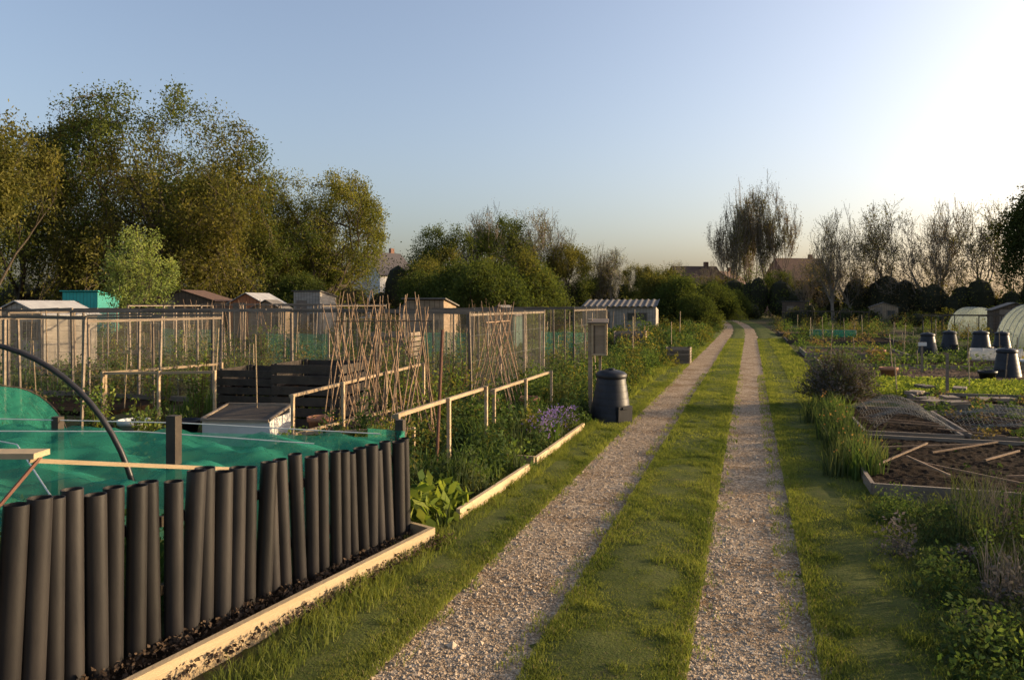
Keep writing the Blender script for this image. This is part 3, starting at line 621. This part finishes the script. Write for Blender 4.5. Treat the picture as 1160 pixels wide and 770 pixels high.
hedge('boundary_hedge',[(-49,77),(-31,106),(-6,118)],5.2,2.6,1.5,480,.13,['lf_green','lf_dark','lf_olive','lf_brown'],.35)
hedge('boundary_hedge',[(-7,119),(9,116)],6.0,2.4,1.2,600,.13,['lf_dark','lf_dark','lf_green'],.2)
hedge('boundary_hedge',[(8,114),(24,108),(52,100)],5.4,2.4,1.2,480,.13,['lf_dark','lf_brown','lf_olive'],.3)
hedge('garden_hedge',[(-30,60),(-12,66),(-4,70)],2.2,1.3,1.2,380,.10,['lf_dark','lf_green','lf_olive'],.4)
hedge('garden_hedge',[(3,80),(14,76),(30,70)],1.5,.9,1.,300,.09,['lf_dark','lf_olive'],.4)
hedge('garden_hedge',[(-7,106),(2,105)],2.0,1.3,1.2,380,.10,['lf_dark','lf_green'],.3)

# ------------------------------------------------------------------ vegetation masses
def clump(b,x,y,r,h,n,ls,m,asp=.5):
    u=unit(n); u[:,2]=np.abs(u[:,2]); rad=rng.random(n)**.45*(1+.3*fn(u[:,0]*2+x*3,u[:,2]*2+y*3))
    C=np.stack([x+u[:,0]*r*rad,y+u[:,1]*r*rad,.02+u[:,2]*h*rad],1); leaves(b,C,ls,m,asp)
def iris(b,x,y,r,h,n,w,m):
    a=rng.uniform(0,6.28,n); rr=r*np.sqrt(rng.random(n)); blades(b,np.stack([x+rr*np.cos(a),y+rr*np.sin(a),0*a+.02],1),h,w,.35,m)
VM=['veg1','veg2','veg3','lf_olive','tall','purple','flower','silver','lf_brown']; VMM=[M[k] for k in VM]
b=MB()
for i in range(160):
    y=rng.uniform(6.0,12.6); x=rng.uniform(-3.4,-2.62)
    k=rng.random()
    if k<.6: clump(b,x,y,rng.uniform(.12,.3),rng.uniform(.15,.55),200,rng.uniform(.018,.036),rng.choice([0,1,1,3,4]))
    elif k<.85: iris(b,x,y,.14,rng.uniform(.25,.5),36,.016,rng.choice([0,4,1]))
    else: iris(b,x,y,.2,.25,60,.01,0)
for x,y in((-2.75,6.15),(-2.7,6.5),(-2.95,6.3),(-2.85,5.98)): clump(b,x,y,.24,.36,90,.085,2 if x>-2.9 else 0,.45)
for i in range(40):
    x=rng.uniform(-3.0,-2.6); y=rng.uniform(9.6,11.4); n=14; C=np.stack([x+rng.normal(size=n)*.06,y+rng.normal(size=n)*.06,rng.uniform(.2,.45,n)],1); leaves(b,C,.016,5,.8)
b.build('flower_border',VMM)
b=MB()
for i in range(210):
    x=rng.uniform(-4.6,-2.75); y=rng.uniform(13.2,24); clump(b,x,y,rng.uniform(.2,.5),rng.uniform(.3,.9),240,.034,rng.choice([0,0,1,1,3,4]))
for i in range(170):
    x=rng.uniform(-5.2,-3.45); y=rng.uniform(6.5,13); clump(b,x,y,rng.uniform(.15,.38),rng.uniform(.2,.8),170,.030,rng.choice([0,1,1,3]))
for i in range(170):
    x=rng.uniform(-4.8,-2.4); y=rng.uniform(24,60); clump(b,x,y,rng.uniform(.3,.7),rng.uniform(.3,1.0),260,.055,rng.choice([0,1,1,3]))
b.build('garden_shrubs',VMM)
b=MB(); sb=MB()
for y0 in np.arange(7,66,3.2):
    for x0 in np.arange(-50,-4.5,3.6):
        if y0<9 and x0>-9: continue
        if rng.random()<.3 : box(sb,(x0+1.6,y0+1.3,.03),(2.8,2.2,.1+.004*rng.random()),0,rng.integers(0,2))
        typ=rng.choice(4); far=(y0>24)
        ls=.035 if not far else .065; nn=90 if not far else 110
        for k in range(9 if typ<3 else 3):
            x=x0+rng.uniform(0,3.4); y=y0+rng.uniform(0,3); 
            if typ==0: clump(b,x,y,rng.uniform(.2,.5),rng.uniform(.2,.5),nn,ls,rng.choice([0,2]))
            elif typ==1: clump(b,x,y,rng.uniform(.3,.7),rng.uniform(.5,1.2),nn*2,ls,rng.choice([1,3,8]))
            elif typ==2: iris(b,x,y,.4,rng.uniform(.2,.5),nn,ls*.6,rng.choice([0,4]))
            else: clump(b,x,y,rng.uniform(.5,.9),rng.uniform(.8,1.5),nn*3,ls,rng.choice([0,1,3]))
for i in range(120):
    x=rng.uniform(-15.3,-4.9); y=rng.uniform(12.6,17); clump(b,x,y,rng.uniform(.2,.6),rng.uniform(.4,1.3),150,.035,rng.choice([1,1,3,4,8]))
b.build('allotment_plants',VMM); sb.build('soil_bed',[M['soil'],M['soil2']])
b=MB()
for x,y,h in((-8.9,10.4,1.3),(-9.3,10.0,1.0),(-5.0,10.6,.9),(-4.4,10.2,1.0),(-4.9,12,1.1),(-12,13.5,1.3),(-9,13.4,1.2),(-6.5,13.2,1.3),(-11,15,1.4),(-8,15.5,1.4),(-13.5,13.2,1.2),(-10.2,13.1,1.0),(-7.6,13.0,1.1),(-5.6,14.5,1.3),(-6.2,12.0,.9),(-7.8,8.0,.7),(-9.0,8.4,.8)):
    for k in range(14):
        a=rng.uniform(0,6.28); tx=x+.35*math.cos(a)*rng.random(); ty=y+.35*math.sin(a)*rng.random(); hh=h*rng.uniform(.6,1.1)
        tube(b,[[x+(tx-x)*.2,y+(ty-y)*.2,0],[tx,ty,hh]],.006,4,8); n=30; t=rng.uniform(.3,1,n)[:,None]
        C=np.array([x,y,0])*(1-t)+np.array([tx,ty,hh])*t+rng.normal(size=(n,3))*.04; leaves(b,C,.032,2 if k%2 else 0)
b.build('currant_bush',VMM)
def tunnel(name,x,y,L,r,h,rz,mat,hoops=5,endcap=True,hm='metal',hr=.015):
    root=empty(name,(x,y,0),rz); b=MB(); a=np.linspace(0,math.pi,20); n=24; t=np.linspace(-L/2,L/2,n)
    sag=1-.03*np.abs(np.sin(np.linspace(0,math.pi*(hoops-1),n)))
    V=np.stack([np.repeat((r*np.cos(a))[None],n,0)*sag[:,None],np.repeat(t[:,None],20,1),(h*np.sin(a))[None]*sag[:,None]+.01],-1)
    i=np.arange(n-1)[:,None]*20; j=np.arange(19)[None,:]; b.add(V.reshape(-1,3),np.stack([i+j,i+j+1,i+20+j+1,i+20+j],-1).reshape(-1,4))
    if endcap:
        for s in(0,n-1):
            c=V[s]; m=np.concatenate([c,[[0,c[0][1],0]]]); jj=np.arange(19); b.add(m,np.stack([jj,jj+1,np.full(19,20)],1))
    b.build('cover',[M[mat]],True,parent=root); b=MB()
    for yy in np.linspace(-L/2,L/2,hoops): tube(b,[[r*1.01*math.cos(k),yy,h*1.01*math.sin(k)+.01] for k in a],hr,6)
    tube(b,[[0,-L/2,h*1.01],[0,L/2,h*1.01]],.010,6); b.build('hoops',[M[hm]],parent=root)
tunnel('net_tunnel',-10.0,7.2,3,.8,1.0,1.2,'gnet',hm='darkwood',hr=.008)
tunnel('polytunnel',12.9,40.5,5,1.4,2.0,-.1,'poly'); tunnel('polytunnel',15.0,60,5,1.3,1.8,-.1,'poly')
tunnel('fleece_tunnel',8.5,31.2,1.6,.45,.4,1.4,'fleece',hr=.006); tunnel('fleece_tunnel',12.5,26,3,.4,.35,1.5,'fleece',hr=.006); tunnel('fleece_tunnel',4.6,47.5,2.5,.5,.5,1.5,'gnet2',hr=.008)
def windbreak(x,y,w,h,rz):
    root=empty('windbreak_netting',(x,y,0),rz); b=MB(); n=16; t=np.linspace(-w/2,w/2,n)
    V=np.concatenate([np.stack([t,.04*np.sin(t*5),0*t+.1],1),np.stack([t,.03*np.sin(t*4+1),0*t+h-.03*np.abs(np.sin(t*3))],1)]); j=np.arange(n-1); b.add(V,np.stack([j,j+1,n+j+1,n+j],1)); b.build('net',[M['gnet2']],parent=root)
    b=MB()
    for xx in(-w/2,0,w/2): box(b,(xx,.07,h/2),(.05,.05,h+.05))
    b.build('posts',[M['greywood']],parent=root)
windbreak(-12.2,18.2,1.8,1.2,.2); windbreak(-20,23,2.5,1.1,.2); windbreak(-30,26,4,1.1,.3); windbreak(-9.6,22.8,1.6,1.1,0); windbreak(-6.5,27,2,1.0,0)

# ------------------------------------------------------------------ right side plots
def bed(x0,x1,y0,y1,h=.17,soil='soil',mat='wood',name='raised_bed'):
    root=empty(name,(x0,y0,0)); X,Y=x1-x0,y1-y0; b=MB()
    beam(b,[0,0,h/2],[X,0,h/2],.04,h); beam(b,[0,Y,h/2],[X,Y,h/2],.04,h); beam(b,[0,.022,h/2-.004],[0,Y-.022,h/2-.004],.04,h); beam(b,[X,.022,h/2-.004],[X,Y-.022,h/2-.004],.04,h)
    b.build('boards',[M[mat]],parent=root)
    nx=max(4,int(X/.045)); ny=max(4,int(Y/.045)); gx=np.linspace(.02,X-.02,nx); gy=np.linspace(.02,Y-.02,ny); A,B=np.meshgrid(gx,gy,indexing='ij')
    Z=h*.7+.022*fn(A+x0,B+y0,3)+.010*fn(A+x0,B+y0,11)+.006*rng.normal(size=A.shape); i=np.arange(nx-1)[:,None]*ny; j=np.arange(ny-1)[None,:]
    b=MB(); b.add(np.stack([A,B,Z],-1).reshape(-1,3),np.stack([i+j,i+ny+j,i+ny+j+1,i+j+1],-1).reshape(-1,4)); b.build('soil',[M[soil]],parent=root)
bed(1.2,5.6,8.42,11.55,.17,'soil','greywood'); bed(1.62,2.9,12.1,15.0,.14,'soil','greywood'); bed(3.0,6.0,12.0,14.6,.16,'soil','greywood')
bed(3.1,6.5,15.4,17.2,.2,'soil','greywood')
bed(2.0,9,21.6,25,.12,'soil2','greywood'); bed(2.2,8,26,29,.12,'soil','greywood'); bed(2.0,5.5,30,34,.2,'soil2','greywood'); bed(10,16,22,27,.1,'soil2','greywood'); bed(10,18,29,33,.1,'soil','greywood')
bed(1.8,7,40,45,.2,'soil','darkwood'); bed(1.8,8,50,55,.2,'soil2','darkwood')
def crop_net(x0,x1,y0,y1,h,n=22,name='crop_netting'):
    f=lambda x,y: .15+h*max(0,math.sin(math.pi*(x-x0)/(x1-x0)))**.7*(.7+.3*math.sin(y*4.3+x*2))+.02*math.sin(x*21+y*17)
    b=MB()
    for t in np.linspace(0,1,n):
        x=x0+(x1-x0)*t; tube(b,[[x,y,f(x,y)] for y in np.linspace(y0,y1,18)],.0022,3)
        y=y0+(y1-y0)*t; tube(b,[[x,y,f(x,y)] for x in np.linspace(x0,x1,18)],.0022,3)
    b.build(name,[M['twine']])
crop_net(1.8,2.8,12.3,14.8,.32,30); crop_net(3.1,4.6,12.2,14.3,.26,32)
b=MB()
for i in range(14): box(b,(rng.uniform(3.0,5.5),rng.uniform(15.0,18.6),.2),(.4,.25,.06),rng.uniform(0,3))
b.build('paving_slabs',[M['greywood']])
# sticks lying over the beds
b=MB()
for i in range(22):
    x=rng.uniform(1.7,5.2); y=rng.uniform(9,16.5); a=rng.uniform(0,3.14); L=rng.uniform(.4,1.0); beam(b,[x-L*math.cos(a),y-L*math.sin(a),.17+.002*i],[x+L*math.cos(a),y+L*math.sin(a),.19+.002*i],.02,.018)
b.build('bean_sticks',[M['pole']])
b=MB(); x,y=1.62,15.7
for i in range(1000):
    u=unit(1)[0]; u[2]=abs(u[2])*.9+.25; u/=np.linalg.norm(u); L=rng.uniform(.75,1.1); tip=np.array([x+u[0]*.8*L,y+u[1]*.8*L,u[2]*1.08*L])
    if i<420: tube(b,[[x+u[0]*.1,y+u[1]*.1,.02],tip*.5+np.array([x,y,.15])*.5,tip],[.006,.005,.004],3,8)
    n=9; C=tip-u*rng.uniform(0,.35,n)[:,None]+rng.normal(size=(n,3))*.025; leaves(b,C,.03,7 if rng.random()<.7 else 4,.3)
a2=np.linspace(0,math.pi,8); lathe(b,[(.42*math.sin(t)+.01,.38+.38*math.cos(t)) for t in a2],10,(x,y,0),8)
b.build('lavender_bush',VMM)
b=MB()
for i in range(80):
    y=rng.uniform(8.9,14.8); x=1.22+rng.normal()*.13+(y-9)*.02; iris(b,x,y,.14,rng.uniform(.22,.46),36,.016,rng.choice([1,4,4,1,0]))
    if rng.random()<.3:
        n=4; C=np.stack([x+rng.normal(size=n)*.08,y+rng.normal(size=n)*.08,rng.uniform(.3,.45,n)],1); leaves(b,C,.016,6,.8)
b.build('daffodil_row',VMM)
b=MB()
n=36000; y=rng.uniform(3.0,8.2,n); x0=1.05+.12*fn(y,y*0,1.6); x=x0+rng.random(n)**1.2*4.2
hh=.07+.16*np.clip((x-x0)/1.2,0,1)*(1+.6*fn(x,y,2.3)); k=fn(x,y,3)>-.45; 
blades(b,np.stack([x,y,0*x+.01],1)[k],np.maximum(hh[k],.05),.007,.9,4)
for i in range(30):
    yy=rng.uniform(3.3,8.0); xx=rng.uniform(1.6,4.6); iris(b,xx,yy,.18,rng.uniform(.22,.5),120,.006,rng.choice([4,4,1,7]))
for i in range(260):
    yy=rng.uniform(3.0,8.2); xx=rng.uniform(1.08,4.2); clump(b,xx,yy,rng.uniform(.1,.26),rng.uniform(.12,.44),230,rng.uniform(.012,.022),rng.choice([1,4,1,1,0,7]))
b.build('wild_border_plants',VMM)
b=MB()
n=22000; x=rng.uniform(1.8,7.5,n); y=rng.uniform(17.6,21,n); leaves(b,np.stack([x,y,rng.uniform(.02,.2,n)],1),.035,2)
n=22000; x=rng.uniform(1.9,22,n); y=rng.uniform(15,48,n); k=fn(x,y,.35)>-.05; leaves(b,np.stack([x,y,rng.uniform(.02,.25,n)],1)[k],.05,0)
for i in range(450):
    x=rng.uniform(1.9,28); y=rng.uniform(24,78); clump(b,x,y,rng.uniform(.25,.7),rng.uniform(.2,.9)*(1.4 if y>40 else .7),150,.05,rng.choice([0,1,3,8,1]))
for i in range(26):
    x=rng.uniform(1.3,5.4); y=rng.uniform(8.6,11.4); clump(b,x,y,.05,.16,16,.03,1)
for i in range(90):
    x=rng.uniform(3.0,6.5); y=rng.uniform(11.8,17.4); clump(b,x,y,.2,.3,80,.03,rng.choice([0,1,8]))
b.build('vegetable_crops',VMM)
fruit_cage(2.4,8,58,63,1.5,1.8,2.2,'darkwood',net=False,wires=False); fruit_cage(10,17,46,51,1.4,1.8,2.2,'darkwood',net=False); fruit_cage(18,26,38,44,1.6,1.8,2.2,'darkwood',net=False)
def stake_sign(x,y,h):
    root=empty('plot_marker',(x,y,0),.2); b=MB(); box(b,(0,0,h/2),(.05,.04,h)); b.build('stake',[M['greywood']],parent=root); b=MB(); box(b,(0,-.035,h-.06),(.22,.02,.1)); b.build('plate',[M['white']],parent=root)
stake_sign(4.6,23.5,.95)
b=MB(); box(b,(3.85,17.3,.5),(.05,.05,1.0)); b.build('wooden_stake',[M['greywood']])

# ------------------------------------------------------------------ light, world, camera
EL,AZ=R(13),R(60)
w=bpy.data.worlds.new('World'); scene.world=w; w.use_nodes=True; nt=w.node_tree; bg=nt.nodes['Background']
sk=nt.nodes.new('ShaderNodeTexSky'); sk.sky_type='NISHITA'; sk.sun_disc=False; sk.sun_elevation=EL; sk.sun_rotation=AZ; sk.dust_density=4.; sk.air_density=1.; sk.ozone_density=2.2
hs=nt.nodes.new('ShaderNodeHueSaturation'); hs.inputs['Saturation'].default_value=.88; hs.inputs['Value'].default_value=1.; nt.links.new(sk.outputs[0],hs.inputs['Color'])
nt.links.new(mixc(nt,1.,hs.outputs[0],(1.06,.985,.97),'MULTIPLY'),bg.inputs[0]); bg.inputs[1].default_value=.29
sv=Vector((math.sin(AZ)*math.cos(EL),math.cos(AZ)*math.cos(EL),math.sin(EL)))
ld=bpy.data.lights.new('sun','SUN'); ld.energy=7.5; ld.angle=R(.5); ld.color=(1,.74,.43); lo=bpy.data.objects.new('sun',ld); COL.objects.link(lo); lo.rotation_euler=(-sv).to_track_quat('-Z','Y').to_euler(); lo.location=(30,30,30)
cd=bpy.data.cameras.new('camera'); cd.sensor_width=36; cd.lens=26.2; cd.shift_y=-.0345; cd.clip_end=3000; cd.clip_start=.05
co=bpy.data.objects.new('camera',cd); COL.objects.link(co); co.location=(0,0,2.0); co.rotation_euler=(R(90),0,R(17.74)); scene.camera=co
scene.view_settings.view_transform='Standard'; scene.view_settings.look='None'; scene.view_settings.exposure=0
